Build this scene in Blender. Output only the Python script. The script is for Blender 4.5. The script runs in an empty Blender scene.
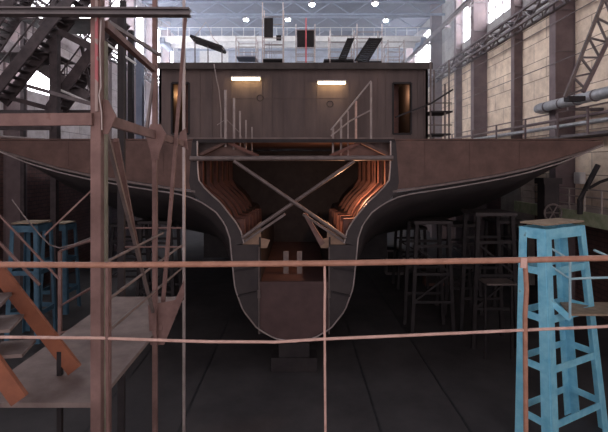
import bpy, math, random
from mathutils import Vector
random.seed(7)
C = bpy.context.scene.collection
H = 8.0; F = 450.0; CX = 298.0; CY = 166.0

def P(px, py, Y):
    """a point of the place seen along a given line of sight at depth Y"""
    return Vector(((px - CX) * Y / F, Y, H - (py - CY) * Y / F))

# ------------------------------------------------------------------ materials
def mat(name, c1, c2=None, rough=0.7, metal=0.0, scale=2.0, bump=0.0, c3=None, streak=False):
    m = bpy.data.materials.new(name); m.use_nodes = True
    nt = m.node_tree; b = nt.nodes['Principled BSDF']
    b.inputs['Roughness'].default_value = rough; b.inputs['Metallic'].default_value = metal
    b.inputs['Specular IOR Level'].default_value = 0.3
    if c2 is None:
        b.inputs['Base Color'].default_value = (*c1, 1); return m
    tc = nt.nodes.new('ShaderNodeTexCoord'); mp = nt.nodes.new('ShaderNodeMapping')
    nt.links.new(tc.outputs['Object'], mp.inputs[0])
    if streak: mp.inputs['Scale'].default_value = (1, 1, 0.18)
    n = nt.nodes.new('ShaderNodeTexNoise'); n.inputs['Scale'].default_value = scale
    n.inputs['Detail'].default_value = 8; n.inputs['Roughness'].default_value = 0.65
    nt.links.new(mp.outputs[0], n.inputs['Vector'])
    r = nt.nodes.new('ShaderNodeValToRGB')
    r.color_ramp.elements[0].position = 0.35; r.color_ramp.elements[0].color = (*c1, 1)
    r.color_ramp.elements[1].position = 0.65; r.color_ramp.elements[1].color = (*c2, 1)
    if c3:
        e = r.color_ramp.elements.new(0.74); e.color = (*c3, 1)
    nt.links.new(n.outputs['Fac'], r.inputs[0]); nt.links.new(r.outputs[0], b.inputs['Base Color'])
    if bump:
        bp = nt.nodes.new('ShaderNodeBump'); bp.inputs['Strength'].default_value = bump
        bp.inputs['Distance'].default_value = 0.02
        nt.links.new(n.outputs['Fac'], bp.inputs['Height']); nt.links.new(bp.outputs[0], b.inputs['Normal'])
    return m

def emit(name, col, s):
    m = bpy.data.materials.new(name); m.use_nodes = True
    nt = m.node_tree; b = nt.nodes['Principled BSDF']
    b.inputs['Base Color'].default_value = (0.02, 0.02, 0.02, 1)
    b.inputs['Emission Color'].default_value = (*col, 1); b.inputs['Emission Strength'].default_value = s
    return m

def panel_wall(name, ca, cb, cm, bw, rh, ms=0.02):
    """block courses laid out along the long wall (y, z)"""
    m = bpy.data.materials.new(name); m.use_nodes = True
    nt = m.node_tree; b = nt.nodes['Principled BSDF']; b.inputs['Roughness'].default_value = 0.9
    g = nt.nodes.new('ShaderNodeNewGeometry'); s = nt.nodes.new('ShaderNodeSeparateXYZ'); c = nt.nodes.new('ShaderNodeCombineXYZ')
    ad = nt.nodes.new('ShaderNodeMath'); ad.operation = 'ADD'
    nt.links.new(g.outputs['Position'], s.inputs[0])
    nt.links.new(s.outputs['X'], ad.inputs[0]); nt.links.new(s.outputs['Y'], ad.inputs[1])
    nt.links.new(ad.outputs[0], c.inputs['X']); nt.links.new(s.outputs['Z'], c.inputs['Y'])
    br = nt.nodes.new('ShaderNodeTexBrick'); br.offset = 0.5
    br.inputs['Color1'].default_value = (*ca, 1); br.inputs['Color2'].default_value = (*cb, 1); br.inputs['Mortar'].default_value = (*cm, 1)
    br.inputs['Scale'].default_value = 1; br.inputs['Brick Width'].default_value = bw; br.inputs['Row Height'].default_value = rh
    br.inputs['Mortar Size'].default_value = ms; br.inputs['Mortar Smooth'].default_value = 0.5
    nt.links.new(c.outputs[0], br.inputs['Vector'])
    n = nt.nodes.new('ShaderNodeTexNoise'); n.inputs['Scale'].default_value = 0.9; n.inputs['Detail'].default_value = 9
    n.inputs['Roughness'].default_value = 0.7
    nt.links.new(c.outputs[0], n.inputs['Vector'])
    r = nt.nodes.new('ShaderNodeValToRGB')
    r.color_ramp.elements[0].position = 0.33; r.color_ramp.elements[0].color = (0.42, 0.36, 0.33, 1)
    r.color_ramp.elements[1].position = 0.6; r.color_ramp.elements[1].color = (1, 1, 1, 1)
    nt.links.new(n.outputs['Fac'], r.inputs[0])
    mx = nt.nodes.new('ShaderNodeMix'); mx.data_type = 'RGBA'; mx.blend_type = 'MULTIPLY'; mx.inputs['Factor'].default_value = 0.6
    nt.links.new(br.outputs['Color'], mx.inputs['A']); nt.links.new(r.outputs[0], mx.inputs['B'])
    nt.links.new(mx.outputs['Result'], b.inputs['Base Color'])
    return m

M = {
 'hull':   mat('rusty_hull_plate', (0.092,0.054,0.046), (0.155,0.090,0.075), 0.6, 0.1, 1.3, 0.3, (0.22,0.13,0.10)),
 'house':  mat('grey_brown_primer', (0.090,0.070,0.068), (0.165,0.122,0.112), 0.7, 0.1, 0.9, 0.2, streak=True),
 'housetop': mat('dark_roof_band', (0.05,0.042,0.04), (0.085,0.07,0.065), 0.7, 0, 1.5),
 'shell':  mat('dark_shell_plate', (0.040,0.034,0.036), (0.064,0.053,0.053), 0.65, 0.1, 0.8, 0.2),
 'edge':   mat('ground_steel_edge', (0.30,0.25,0.24), (0.42,0.36,0.34), 0.4, 0.3, 3),
 'frame':  mat('red_oxide_frame', (0.11,0.052,0.045), (0.18,0.078,0.058), 0.6, 0.0, 3, 0.2),
 'stair':  mat('sooty_brown_stair_steel', (0.045,0.036,0.038), (0.085,0.066,0.068), 0.7, 0.1, 2),
 'center': mat('dark_red_primer', (0.075,0.045,0.044), (0.10,0.06,0.058), 0.6, 0.0, 1.5, 0.2),
 'dark':   mat('dark_steel', (0.022,0.019,0.021), (0.038,0.032,0.033), 0.7, 0.1, 2),
 'brace':  mat('grey_brown_tube', (0.13,0.105,0.10), (0.20,0.16,0.15), 0.5, 0.2, 3),
 'pink':   mat('rust_pink_paint', (0.14,0.082,0.072), (0.23,0.14,0.125), 0.65, 0.0, 3, 0.2, (0.14,0.07,0.05)),
 'rail':   mat('worn_red_rail', (0.30,0.15,0.10), (0.42,0.22,0.155), 0.5, 0.0, 9, 0.1, (0.38,0.2,0.15)),
 'rail2':  mat('worn_pink_rail', (0.46,0.29,0.24), (0.62,0.42,0.36), 0.5, 0.0, 9, 0.1),
 'orange': mat('orange_rust_stringer', (0.30,0.11,0.06), (0.20,0.075,0.045), 0.7, 0.0, 2, 0.2),
 'tan':    mat('tan_primer_plate', (0.26,0.17,0.12), (0.36,0.24,0.17), 0.7, 0, 3),
 'blueshade': mat('shaded_blue_paint', (0.055,0.12,0.18), (0.09,0.18,0.25), 0.7, 0.0, 2.5),  # darker copy of the blue paint, shade under the wing put into its colour
 'olive':  mat('faded_olive_paint', (0.15,0.15,0.11), (0.24,0.22,0.17), 0.7, 0.0, 3),
 'beamg':  mat('grey_flange_beam', (0.10,0.09,0.095), (0.16,0.14,0.14), 0.6, 0.1, 3),
 'blue':   mat('worn_blue_paint', (0.18,0.54,0.74), (0.33,0.72,0.88), 0.55, 0.0, 2.5, 0.15, (0.20,0.32,0.38)),
 'bluerail': mat('pale_blue_rail', (0.30,0.50,0.58), (0.45,0.62,0.68), 0.5, 0, 4),
 'wood':   mat('scaffold_board', (0.24,0.18,0.13), (0.36,0.28,0.20), 0.85, 0, 4, 0.3),
 'floor':  mat('sooty_concrete', (0.042,0.039,0.041), (0.075,0.069,0.07), 0.75, 0, 0.35, 0.15),
 'plank':  mat('grey_brown_decking', (0.16,0.12,0.11), (0.25,0.20,0.18), 0.85, 0, 2, 0.3),
 'col':    mat('brown_grey_column', (0.13,0.095,0.098), (0.20,0.15,0.15), 0.7, 0, 0.8, 0.1),
 'lat':    mat('lattice_steel', (0.12,0.10,0.105), (0.19,0.16,0.16), 0.7, 0, 1.5),
 'silver': mat('galvanised_pipe', (0.36,0.36,0.38), (0.55,0.54,0.55), 0.4, 0.5, 2.5),
 'green':  mat('mossy_green_edge', (0.34,0.40,0.24), (0.55,0.58,0.40), 0.9, 0, 3, 0.4),
 'white':  mat('off_white_paint', (0.60,0.58,0.56), (0.75,0.73,0.70), 0.6, 0, 2),
 'bluegrey': mat('blue_grey_paint', (0.15,0.18,0.25), (0.22,0.26,0.34), 0.7, 0, 1),
 'red':    mat('faded_red_tape', (0.55,0.08,0.10), (0.7,0.16,0.17), 0.7, 0, 8),
 'concrete': mat('pale_concrete', (0.30,0.26,0.24), (0.44,0.38,0.34), 0.9, 0, 1.2, 0.2),
 'ceil':   mat('blue_grey_roof', (0.065,0.075,0.105), (0.10,0.11,0.15), 0.85, 0, 0.5),
 'black':  mat('black_rubber', (0.02,0.02,0.022), (0.035,0.035,0.038), 0.6, 0, 3),
 'brick':  panel_wall('dark_red_brick', (0.17,0.085,0.075), (0.12,0.065,0.06), (0.05,0.04,0.04), 0.5, 0.25, 0.02),
 'beige':  panel_wall('beige_block_wall', (0.86,0.70,0.55), (0.74,0.60,0.47), (0.30,0.22,0.18), 3.0, 1.25, 0.035),
 'greyp':  panel_wall('grey_panel_wall', (0.42,0.41,0.40), (0.36,0.35,0.35), (0.16,0.15,0.15), 2.0, 1.2, 0.02),
 'paleP':  panel_wall('pale_plaster_wall', (0.66,0.60,0.60), (0.60,0.55,0.55), (0.3,0.27,0.27), 3.0, 1.5, 0.03),
 'endw':   panel_wall('blue_grey_end_wall', (0.40,0.44,0.54), (0.34,0.39,0.49), (0.20,0.24,0.31), 5.0, 2.0, 0.05),
 'glass':  emit('daylight_pane', (0.93,0.93,1.0), 6.3),
 'tube':   emit('warm_tube', (1.0,0.70,0.34), 9.0),
 'bulb':   emit('cool_lamp_glass', (0.85,0.92,1.0), 30.0),
}

# striped warning tape along z
def tape():
    m = bpy.data.materials.new('red_white_tape'); m.use_nodes = True
    nt = m.node_tree; b = nt.nodes['Principled BSDF']; b.inputs['Roughness'].default_value = 0.6
    tc = nt.nodes.new('ShaderNodeTexCoord'); w = nt.nodes.new('ShaderNodeTexNoise'); w.inputs['Scale'].default_value = 2.6
    w.inputs['Detail'].default_value = 3
    nt.links.new(tc.outputs['Object'], w.inputs['Vector'])
    r = nt.nodes.new('ShaderNodeValToRGB'); r.color_ramp.interpolation = 'CONSTANT'
    r.color_ramp.elements[0].color = (0.30,0.22,0.20,1); r.color_ramp.elements[1].position = 0.54; r.color_ramp.elements[1].color = (0.38,0.10,0.11,1)
    nt.links.new(w.outputs['Fac'], r.inputs[0]); nt.links.new(r.outputs[0], b.inputs['Base Color'])
    return m
M['tape'] = tape()

# ------------------------------------------------------------------ mesh building
class MB:
    def __init__(s): s.v = []; s.f = []
    def add(s, vs, fs):
        k = len(s.v); s.v += [Vector(v) for v in vs]; s.f += [tuple(i + k for i in f) for f in fs]; return s
    def box(s, x0, x1, y0, y1, z0, z1):
        return s.add([(x0,y0,z0),(x1,y0,z0),(x1,y1,z0),(x0,y1,z0),(x0,y0,z1),(x1,y0,z1),(x1,y1,z1),(x0,y1,z1)],
            [(0,3,2,1),(4,5,6,7),(0,1,5,4),(1,2,6,5),(2,3,7,6),(3,0,4,7)])
    def basis(s, p, q):
        d = (q - p).normalized(); up = Vector((0,0,1)) if abs(d.z) < 0.9 else Vector((0,1,0))
        a = d.cross(up).normalized(); b = a.cross(d).normalized(); return a, b
    def bar(s, p, q, w, h, w2=None, h2=None):
        p = Vector(p); q = Vector(q); a, b = s.basis(p, q); w2 = w2 or w; h2 = h2 or h
        vs = []
        for c, ww, hh in ((p, w, h), (q, w2, h2)):
            vs += [c - a*ww/2 - b*hh/2, c + a*ww/2 - b*hh/2, c + a*ww/2 + b*hh/2, c - a*ww/2 + b*hh/2]
        return s.add(vs, [(0,3,2,1),(4,5,6,7),(0,1,5,4),(1,2,6,5),(2,3,7,6),(3,0,4,7)])
    def ibeam(s, p, q, w, h, t=0.02):
        p = Vector(p); q = Vector(q); a, b = s.basis(p, q)
        s.bar(p + b*(h/2), q + b*(h/2), w, t); s.bar(p - b*(h/2), q - b*(h/2), w, t); s.bar(p, q, t, h); return s
    def angle(s, p, q, w, t=0.012):
        """an L section"""
        p = Vector(p); q = Vector(q); a, b = s.basis(p, q)
        s.bar(p + a*w/2, q + a*w/2, w, t); s.bar(p + b*w/2, q + b*w/2, t, w); return s
    def tube(s, pts, r, n=10):
        pts = [Vector(p) for p in pts]; k0 = len(s.v)
        for i, p in enumerate(pts):
            d = (pts[min(i+1, len(pts)-1)] - pts[max(i-1, 0)])
            a, b = s.basis(p, p + d)
            for j in range(n):
                t = 2*math.pi*j/n; s.v.append(p + a*math.cos(t)*r + b*math.sin(t)*r)
        for i in range(len(pts)-1):
            for j in range(n):
                j2 = (j+1) % n; s.f.append((k0+i*n+j, k0+i*n+j2, k0+(i+1)*n+j2, k0+(i+1)*n+j))
        s.f.append(tuple(k0+j for j in range(n))[::-1]); s.f.append(tuple(k0+(len(pts)-1)*n+j for j in range(n)))
        return s
    def strip(s, A, B, d):
        """a plate between two polylines, thickness vector d"""
        d = Vector(d); n = len(A); A = [Vector(a) for a in A]; B = [Vector(b) for b in B]
        vs = A + B + [a + d for a in A] + [b + d for b in B]; fs = []
        for i in range(n-1):
            fs += [(i,i+1,n+i+1,n+i),(2*n+i,3*n+i,3*n+i+1,2*n+i+1),(i,2*n+i,2*n+i+1,i+1),(n+i,n+i+1,3*n+i+1,3*n+i)]
        fs += [(0,n,3*n,2*n),(n-1,3*n-1,4*n-1,2*n-1)]
        return s.add(vs, fs)
    def poly(s, pts, d):
        d = Vector(d); n = len(pts); pts = [Vector(p) for p in pts]
        return s.add(pts + [p + d for p in pts], [tuple(range(n)), tuple(range(2*n-1, n-1, -1))] + [(i, n+i, n+(i+1)%n, (i+1)%n) for i in range(n)])
    def grid(s, rows):
        m = len(rows[0]); vs = [p for r in rows for p in r]; fs = []
        for i in range(len(rows)-1):
            for j in range(m-1):
                fs.append((i*m+j, i*m+j+1, (i+1)*m+j+1, (i+1)*m+j))
        return s.add(vs, fs)
    def sphere(s, c, r, nu=10, nv=7, sz=1.0):
        c = Vector(c); rows = []
        for i in range(nv+1):
            t = math.pi*i/nv
            rows.append([c + Vector((r*math.sin(t)*math.cos(2*math.pi*j/nu), r*math.sin(t)*math.sin(2*math.pi*j/nu), sz*r*math.cos(t))) for j in range(nu+1)])
        return s.grid(rows)
    def build(s, name, m, parent=None, origin=None, smooth=False, solid=None, bevel=None):
        o0 = Vector((0,0,0))
        if parent is not None:
            q = parent
            while q is not None: o0 = o0 + q.location; q = q.parent
        elif origin is not None: o0 = Vector(origin)
        me = bpy.data.meshes.new(name); me.from_pydata([tuple(v - o0) for v in s.v], [], s.f); me.update()
        import bmesh
        bm = bmesh.new(); bm.from_mesh(me); bmesh.ops.recalc_face_normals(bm, faces=bm.faces); bm.to_mesh(me); bm.free()
        me.materials.append(M[m] if isinstance(m, str) else m)
        if smooth:
            for p in me.polygons: p.use_smooth = True
            me.set_sharp_from_angle(angle=math.radians(40))
        o = bpy.data.objects.new(name, me); C.objects.link(o)
        if parent is not None: o.parent = parent
        elif origin is not None: o.location = origin
        if solid:
            md = o.modifiers.new('solid', 'SOLIDIFY'); md.thickness = solid; md.offset = 0
        if bevel:
            md = o.modifiers.new('bevel', 'BEVEL'); md.width = bevel; md.segments = 2; md.limit_method = 'ANGLE'
        return o

def tag(o, label=None, cat=None, group=None, kind=None):
    if label: o['label'] = label
    if cat: o['category'] = cat
    if group: o['group'] = group
    if kind: o['kind'] = kind
    return o
def thing(name, label, cat, loc=(0,0,0), group=None, rz=0):
    o = bpy.data.objects.new(name, None); C.objects.link(o); o.location = loc; o.rotation_euler = (0,0,rz)
    o.empty_display_size = 0.3
    return tag(o, label, cat, group)
def struct(o): o['kind'] = 'structure'; return o
def copy_tree(o, parent=None):
    c = o.copy(); C.objects.link(c)
    if parent is not None: c.parent = parent
    for ch in [x for x in bpy.data.objects if x.parent == o]: copy_tree(ch, c)
    return c

# ------------------------------------------------------------------ the hall
XW = 16.0; YE = 66.0; ZC = H + 18.0
struct(MB().box(-22, XW+.3, -14, YE+.3, -0.3, 0).build('floor', 'floor', origin=(0,20,0)))
struct(MB().box(-22, XW+.3, -14, YE+.3, ZC, ZC+0.3).build('ceiling', 'ceil', origin=(0,20,ZC)))
# floor seams: narrow rails let into the slab
k = 0
for x in (2.5, 5.2, -3.6, -6.4):
    k += 1
    struct(MB().box(x-.04, x+.04, 4, 60, 0.0, 0.012).build('trim_%d' % k, 'black', origin=(x,30,0)))

# right wall in bands; windows are real openings filled with panes
zs, zt = H+11.9, H+16.9
wr = MB().box(XW, XW+.3, -14, YE, H-2.4, H+9.6)
struct(wr.build('wall_right', 'beige', origin=(XW,30,0)))
lo = struct(MB().box(XW, XW+.3, -14, YE, 0, H-2.4).build('wall_right_lower', 'brick', origin=(XW,30,0)))
lo.name = 'wall_right.001'
up = MB().box(XW, XW+.3, -14, YE, H+9.6, zs).box(XW, XW+.3, -14, YE, zt, ZC)
cols = [13.7, 19.9, 26.0, 32.1, 38.1, 43.9, 50.0, 56.0, 62.0]
for i, y in enumerate(cols):
    if y != 56.0: up.box(XW, XW+.3, y-0.05, y+.65, zs, zt)
up.box(XW, XW+.3, -14, 13, zs, zt); up.box(XW, XW+.3, 44.5, 54, zs, zt); up.box(XW, XW+.3, 63, YE, zs, zt)
u = struct(up.build('wall_right_upper', 'greyp', origin=(XW,30,H+9.6))); u.name = 'wall_right.002'
wn = 0
def window(x, y0, y1, z0, z1, side):
    global wn; wn += 1
    f = MB()
    for z in (z0, z1): f.box(x-.06, x+.06, y0, y1, z-.06, z+.06)
    n = max(2, round((y1-y0)/1.5))
    for j in range(n+1):
        y = y0 + (y1-y0)*j/n; f.box(x-.05, x+.05, y-.035, y+.035, z0, z1)
    nz = max(2, round((z1-z0)/1.1))
    for j in range(1, nz):
        z = z0 + (z1-z0)*j/nz; f.box(x-.05, x+.05, y0, y1, z-.035, z+.035)
    w = struct(f.build('window_%d' % wn, 'lat', origin=(x,(y0+y1)/2,z0)))
    MB().box(x+.07, x+.09, y0, y1, z0, z1).build('window_pane', 'glass', w)
bays = [(14.35,19.85),(20.55,25.95),(26.65,32.05),(32.75,38.05),(38.75,43.85),(54,57.9),(58.1,61.95)]
for a, b in bays: window(XW+.1, a, b, zs, zt, 1)

# left wall, with a lower row of windows too
XL = -17.0
struct(MB().box(XL-.3, XL, -14, YE, 0, H+1.0).build('wall_left', 'brick', origin=(XL,30,0)))
ul = MB().box(XL-.3, XL, -14, YE, H+7.2, H+9.5).box(XL-.3, XL, -14, YE, zt, ZC)
lb = [(15,19.4),(21,25.5),(27.1,31.6),(33.2,37.6),(39.2,43.4),(45,49.5),(51,55.5),(57.1,61.5)]
edges = [-14] + [e for ab in lb for e in ab] + [YE]
for i in range(0, len(edges), 2):
    ul.box(XL-.3, XL, edges[i], edges[i+1], H+9.5, zt)
    ul.box(XL-.3, XL, edges[i], edges[i+1], H+1.0, H+7.2)
for a, b in lb: ul.box(XL-.3, XL, a, b, H+1.0, H+4.8)
for a, b in [(15,19.4),(33.2,37.6),(39.2,43.4),(51,55.5)]: ul.box(XL-.3, XL, a, b, H+4.8, H+7.2)
u = struct(ul.build('wall_left_upper', 'paleP', origin=(XL,30,H))); u.name = 'wall_left.001'
for a, b in lb: window(XL-.2, a, b, H+9.5, zt, -1)
for a, b in [(21,25.5),(27.1,31.6),(45,49.5),(57.1,61.5)]: window(XL-.2, a, b, H+4.8, H+7.2, -1)
# end wall
struct(MB().box(XL, XW, YE, YE+.3, 0, ZC).build('wall_back', 'endw', origin=(0,YE,0)))

# columns on the right wall
names = {13.7:None}
cols = [c for c in cols if c != 56.0]
lab = {26.0:'wide brown-grey steel column nearest on the right wall, beside the silver pipe end',
       32.1:'slim brown steel column on the right wall between the two widest columns',
       38.1:'wide brown steel column on the right wall left of the bright three-row window',
       43.9:'slim dark column on the right wall just left of a narrow bright window',
       50.0:'wide blue-grey hazy column on the right wall above the deckhouse corner',
           62.0:'furthest wide column on the right wall near the blue end wall'}
for i, y in enumerate(cols[2:]):
    big = y in (26.0, 38.1, 50.0, 62.0); w = 1.15 if big else 0.6; d = 0.55 if big else 0.4
    t = thing('steel_column', lab[y], 'column', (XW-w/2, y, 0), 'steel columns along the right wall')
    MB().box(XW-w, XW-w+.06, y-.05, y+d+.05, 0, ZC).box(XW-.07, XW-.01, y-.05, y+d+.05, 0, ZC).build('flange', 'col', t)
    MB().box(XW-w+.06, XW-.07, y, y+d, 0, ZC).build('web', 'col', t)
    pl = MB()
    for z in [H-3 + 2.4*j for j in range(8)]: pl.box(XW-w-.01, XW-.01, y-.07, y+.0, z, z+.05)
    pl.build('batten_plate', 'lat', t)
llab = ['pale grey steel column on the left wall seen right of the tower post',
        'second pale column along the left wall behind the scaffold braces', 'far column on the left wall above the deckhouse corner',
        'furthest column on the left wall by the blue end wall', 'near dark column on the left wall behind the stairs']
for y, l in zip((38.1, 43.9, 50.0, 56.0, 26.0), llab):
    t = thing('steel_column', l, 'column', (XL+.5, y, 0), 'steel columns along the left wall')
    MB().box(XL+.01, XL+.08, y-.05, y+.6, 0, ZC).box(XL+.92, XL+1.0, y-.05, y+.6, 0, ZC).build('flange', 'col', t)
    MB().box(XL+.08, XL+.92, y, y+.55, 0, ZC).build('web', 'col', t)

# crane runway lattice girders along both walls
def runway(x0, x1, y0, y1, z, label):
    t = thing('runway_girder', label, 'girder', ((x0+x1)/2, y0, z))
    for x in (x0, x1):
        MB().bar((x,y0,z+.5),(x,y1,z+.5),.16,.14).build('top_chord', 'lat', t)
        MB().bar((x,y0,z-.3),(x,y1,z-.3),.16,.14).build('bottom_chord', 'lat', t)
    m = MB(); y = y0; s = 1
    while y < y1-1.2:
        for x in (x0, x1): m.bar((x,y,z+.5*s if s>0 else z-.3),(x,y+1.2,z-.3 if s>0 else z+.5),.08,.08)
        m.bar((x0,y,z-.3),(x1,y+1.2,z-.3),.08,.06); m.bar((x0,y,z+.5),(x1,y,z+.5),.08,.06)
        s = -s; y += 1.2
    m.build('lacing', 'lat', t)
    return t
runway(XW-1.9, XW-1.2, 14, 65.5, H+9.3, 'long dark lattice runway girder running along the right wall under the high windows')
runway(XL+1.1, XL+1.7, 14, 65.5, H+9.3, 'long lattice runway girder running along the left wall under its high windows')

# upper lattice rail on right (second line above)
t = thing('crane_rail_beam', 'thin upper steel beam along the right wall in front of the bright windows', 'beam', (XW-1.6, 30, H+13))
MB().ibeam((XW-1.6,30,H+13.9),(XW-1.6,65,H+13.9),.25,.4,.05).build('beam', 'lat', t)
b = MB()
for y in (38.1,43.9,50,56,62): b.box(XW-1.7, XW-1.1, y, y+.15, H+13.5, H+13.7)
b.build('bracket', 'lat', t)

# roof trusses with lamps
tl = ['dark roof truss nearest the camera at the top edge of view', 'second roof truss back from the top edge of view', 'third roof truss back, hung with cool lamps',
      'fourth roof truss back over the bridge crane', 'last roof truss in front of the blue end wall']
for y, l in zip((44, 49, 54, 59, 64), tl):
    t = thing('roof_truss', l, 'roof truss', (0, y, ZC-1.6), 'roof trusses across the hall')
    z0, z1 = ZC-1.5, ZC-.15
    MB().bar((XL,y,z0),(XW,y,z0),.2,.2).build('bottom_chord', 'bluegrey', t)
    MB().bar((XL,y,z1),(XW,y,z1),.2,.2).build('top_chord', 'bluegrey', t)
    m = MB(); n = 16
    for j in range(n):
        xa = XL+(XW-XL)*j/n; xb = XL+(XW-XL)*(j+1)/n
        m.bar((xa,y,z0 if j%2 else z1),(xb,y,z1 if j%2 else z0),.1,.1)
    m.build('lacing', 'bluegrey', t)
lamps = [(246,19,52,'bright round lamp under the roof, left of the other ceiling lamps'),
         (288,19,52,'bright round lamp under the roof near the middle above the roof scaffold'),
         (386,20,52,'bright round lamp under the roof at right above the leaning ladders'),
         (312,4,46,'small faint lamp at the top edge near the middle of the roof'),
         (375,3,46,'small faint lamp at the top edge right of the middle of the roof')]
lp = None
for px, py, y, l in lamps:
    c = P(px, py, y)
    if lp is None:
        lp = thing('high_bay_lamp', l, 'lamp', c, 'high bay lamps under the roof')
        MB().tube([c+Vector((0,0,.1)), c+Vector((0,0,.5))], .09).tube([c+Vector((0,0,.5)), c+Vector((0,0,ZC-c.z))], .02, 6).build('hanger', 'lat', lp)
        MB().tube([c+Vector((0,0,-.02)), c+Vector((0,0,.16))], .38, 14).build('lamp_shade', 'lat', lp, smooth=True)
        MB().sphere(c+Vector((0,0,-.08)), .3, 12, 6, .6).build('bulb', 'bulb', lp, smooth=True)
    else:
        o = copy_tree(lp); o.location = c; o['label'] = l

# bridge crane
c = H+14.6; y = 52.0
t = thing('bridge_crane', 'long white bridge crane spanning the hall high behind the deckhouse', 'crane', (0, y, c))
MB().box(XL+1.2, XW-1.3, y-.3, y+.3, c-.25, c+.35).build('girder', 'white', t)
MB().box(XL+1.2, XW-1.3, y+2.2, y+2.8, c-.25, c+.35).build('girder', 'white', t)
MB().box(XL+1.1, XL+1.7, y-.6, y+3.2, c-.6, c+.1).build('end_carriage', 'bluegrey', t)
MB().box(XW-1.9, XW-1.3, y-.6, y+3.2, c-.6, c+.1).build('end_carriage', 'bluegrey', t)
MB().box(-4.5, -2.4, y-.2, y+2.7, c+.36, c+1.2).box(-4.2,-3.6,y+.4,y+1.8,c+1.2,c+1.6).build('trolley', 'bluegrey', t)
MB().tube([(-3.4,y+1.2,c+.4),(-3.4,y+1.2,c-2.2)],.03,6).tube([(-3.1,y+1.2,c+.4),(-3.1,y+1.2,c-2.2)],.03,6).build('hoist_rope', 'lat', t)
MB().box(-3.5,-3.0,y+1.05,y+1.35,c-2.7,c-2.2).tube([(-3.25,y+1.2,c-2.7),(-3.25,y+1.2,c-3.0),(-3.05,y+1.2,c-3.15),(-2.95,y+1.2,c-2.95)],.05,8).build('hook_block', 'red', t)
m = MB()
for j in range(24):
    x = XL+2 + j*1.25; m.bar((x,y-.32,c+.35),(x,y-.32,c+1.3),.05,.05)
m.bar((XL+2,y-.32,c+1.3),(XW-2,y-.32,c+1.3),.05,.05).build('railing', 'white', t)

# white-framed panels on the end wall (blocked windows and doors)
k = 0
for px0, py0, px1, py1, mm, l in ((200,44,228,64,'white','pale board panel on the end wall behind the slanted left platform'),
                      (236,40,268,66,'bluegrey','blue framed gate panel on the end wall behind the roof scaffold')):
    a = P(px0, py1, YE-.12); b = P(px1, py0, YE-.12)
    t = thing('wall_panel', l, 'panel', (a.x, YE, a.z))
    MB().box(a.x, b.x, YE-.1, YE-.01, a.z-2, b.z).build('sheet', mm, t)
    f = MB()
    for j in range(5):
        x = a.x + (b.x-a.x)*j/4; f.box(x-.06, x+.06, YE-.16, YE-.1, a.z-2, b.z)
    f.box(a.x, b.x, YE-.16, YE-.1, b.z-.1, b.z); f.build('batten', 'white', t)

# ------------------------------------------------------------------ the ship section
Y0 = 17.4; AX = (294-CX)*Y0/F          # the ship's centre line
mir = lambda v: Vector((2*AX - v.x, v.y, v.z))
hull = thing('ship_hull', 'rust-brown open ship hull section with wide flared sides and rounded keel on blocks', 'ship', (AX, Y0, 0))
outer_px = [(603,145),(585,153),(560,163),(530,172),(500,179),(478,183),(456,187),(430,191),(410,194),(398,197),(385,203),(372,212),(363,224),(358,238),(356,260),(353,288),(345,310),(331,328),(314,338),(294,342)]
A = [P(x, y, Y0) for x, y in outer_px]
B = [Vector((x+AX, 28.0, H+z)) for x, z in ((13.2,.95),(13.1,-.8),(12.5,-2.0),(10.5,-3.0),(7.5,-3.8),(4.5,-4.4),(3.2,-5.0),(2.2,-6.0),(1.0,-6.7),(0,-6.8))]
def resample(pts, n):
    L = [0]
    for i in range(1, len(pts)): L.append(L[-1] + (pts[i]-pts[i-1]).length)
    out = []
    for k in range(n):
        t = L[-1]*k/(n-1); i = 0
        while i < len(L)-2 and L[i+1] < t: i += 1
        u = (t-L[i])/max(1e-6, L[i+1]-L[i]); out.append(pts[i].lerp(pts[i+1], u))
    return out
NA = 40; RA = resample(A, NA); RB = resample(B, NA)
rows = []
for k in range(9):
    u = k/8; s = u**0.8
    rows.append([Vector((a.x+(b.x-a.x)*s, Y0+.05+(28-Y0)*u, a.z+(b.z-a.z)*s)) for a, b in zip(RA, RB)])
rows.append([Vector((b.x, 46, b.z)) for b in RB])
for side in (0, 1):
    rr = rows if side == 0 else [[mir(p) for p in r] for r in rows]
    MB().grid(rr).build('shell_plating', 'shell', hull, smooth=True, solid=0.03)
# bright cut edge of the shell
for f in (lambda v: v, mir):
    MB().tube([f(p + Vector((0,-.03,0))) for p in resample(A, 70)], .028, 6).build('shell_edge', 'edge', hull, smooth=True)
# plated front of the flare
band_px = [(603,143.5),(585,150.5),(560,158),(530,167),(500,173.5),(478,177.5),(456,181),(430,185),(410,188),(393,190)]
top_px = [(x, 140.5 if x < 590 else 141.5) for x, y in band_px]
for f in (lambda v: v, mir):
    a = [f(P(x,y,Y0)) for x,y in top_px]; b = [f(P(x,y,Y0)) for x,y in band_px]
    fp = MB().strip(a, b, (0,.1,0)).build('flare_plating', 'hull', hull)
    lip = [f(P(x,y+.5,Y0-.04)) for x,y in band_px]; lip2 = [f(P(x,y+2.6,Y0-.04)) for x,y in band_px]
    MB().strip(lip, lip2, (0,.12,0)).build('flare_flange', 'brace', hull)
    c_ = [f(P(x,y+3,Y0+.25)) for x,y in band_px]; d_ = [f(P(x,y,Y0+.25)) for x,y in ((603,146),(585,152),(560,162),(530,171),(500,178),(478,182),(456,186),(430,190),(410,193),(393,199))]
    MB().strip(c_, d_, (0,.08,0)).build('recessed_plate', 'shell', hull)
    # vertical seams on the flare plating
    for x in (425, 470, 520):
        t0, t1 = f(P(x,141,Y0-.01)), f(P(x,175 if x < 500 else 166,Y0-.01)); MB().bar(t0, t1, .03, .02).build('weld_seam', 'hull', hull)
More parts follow.
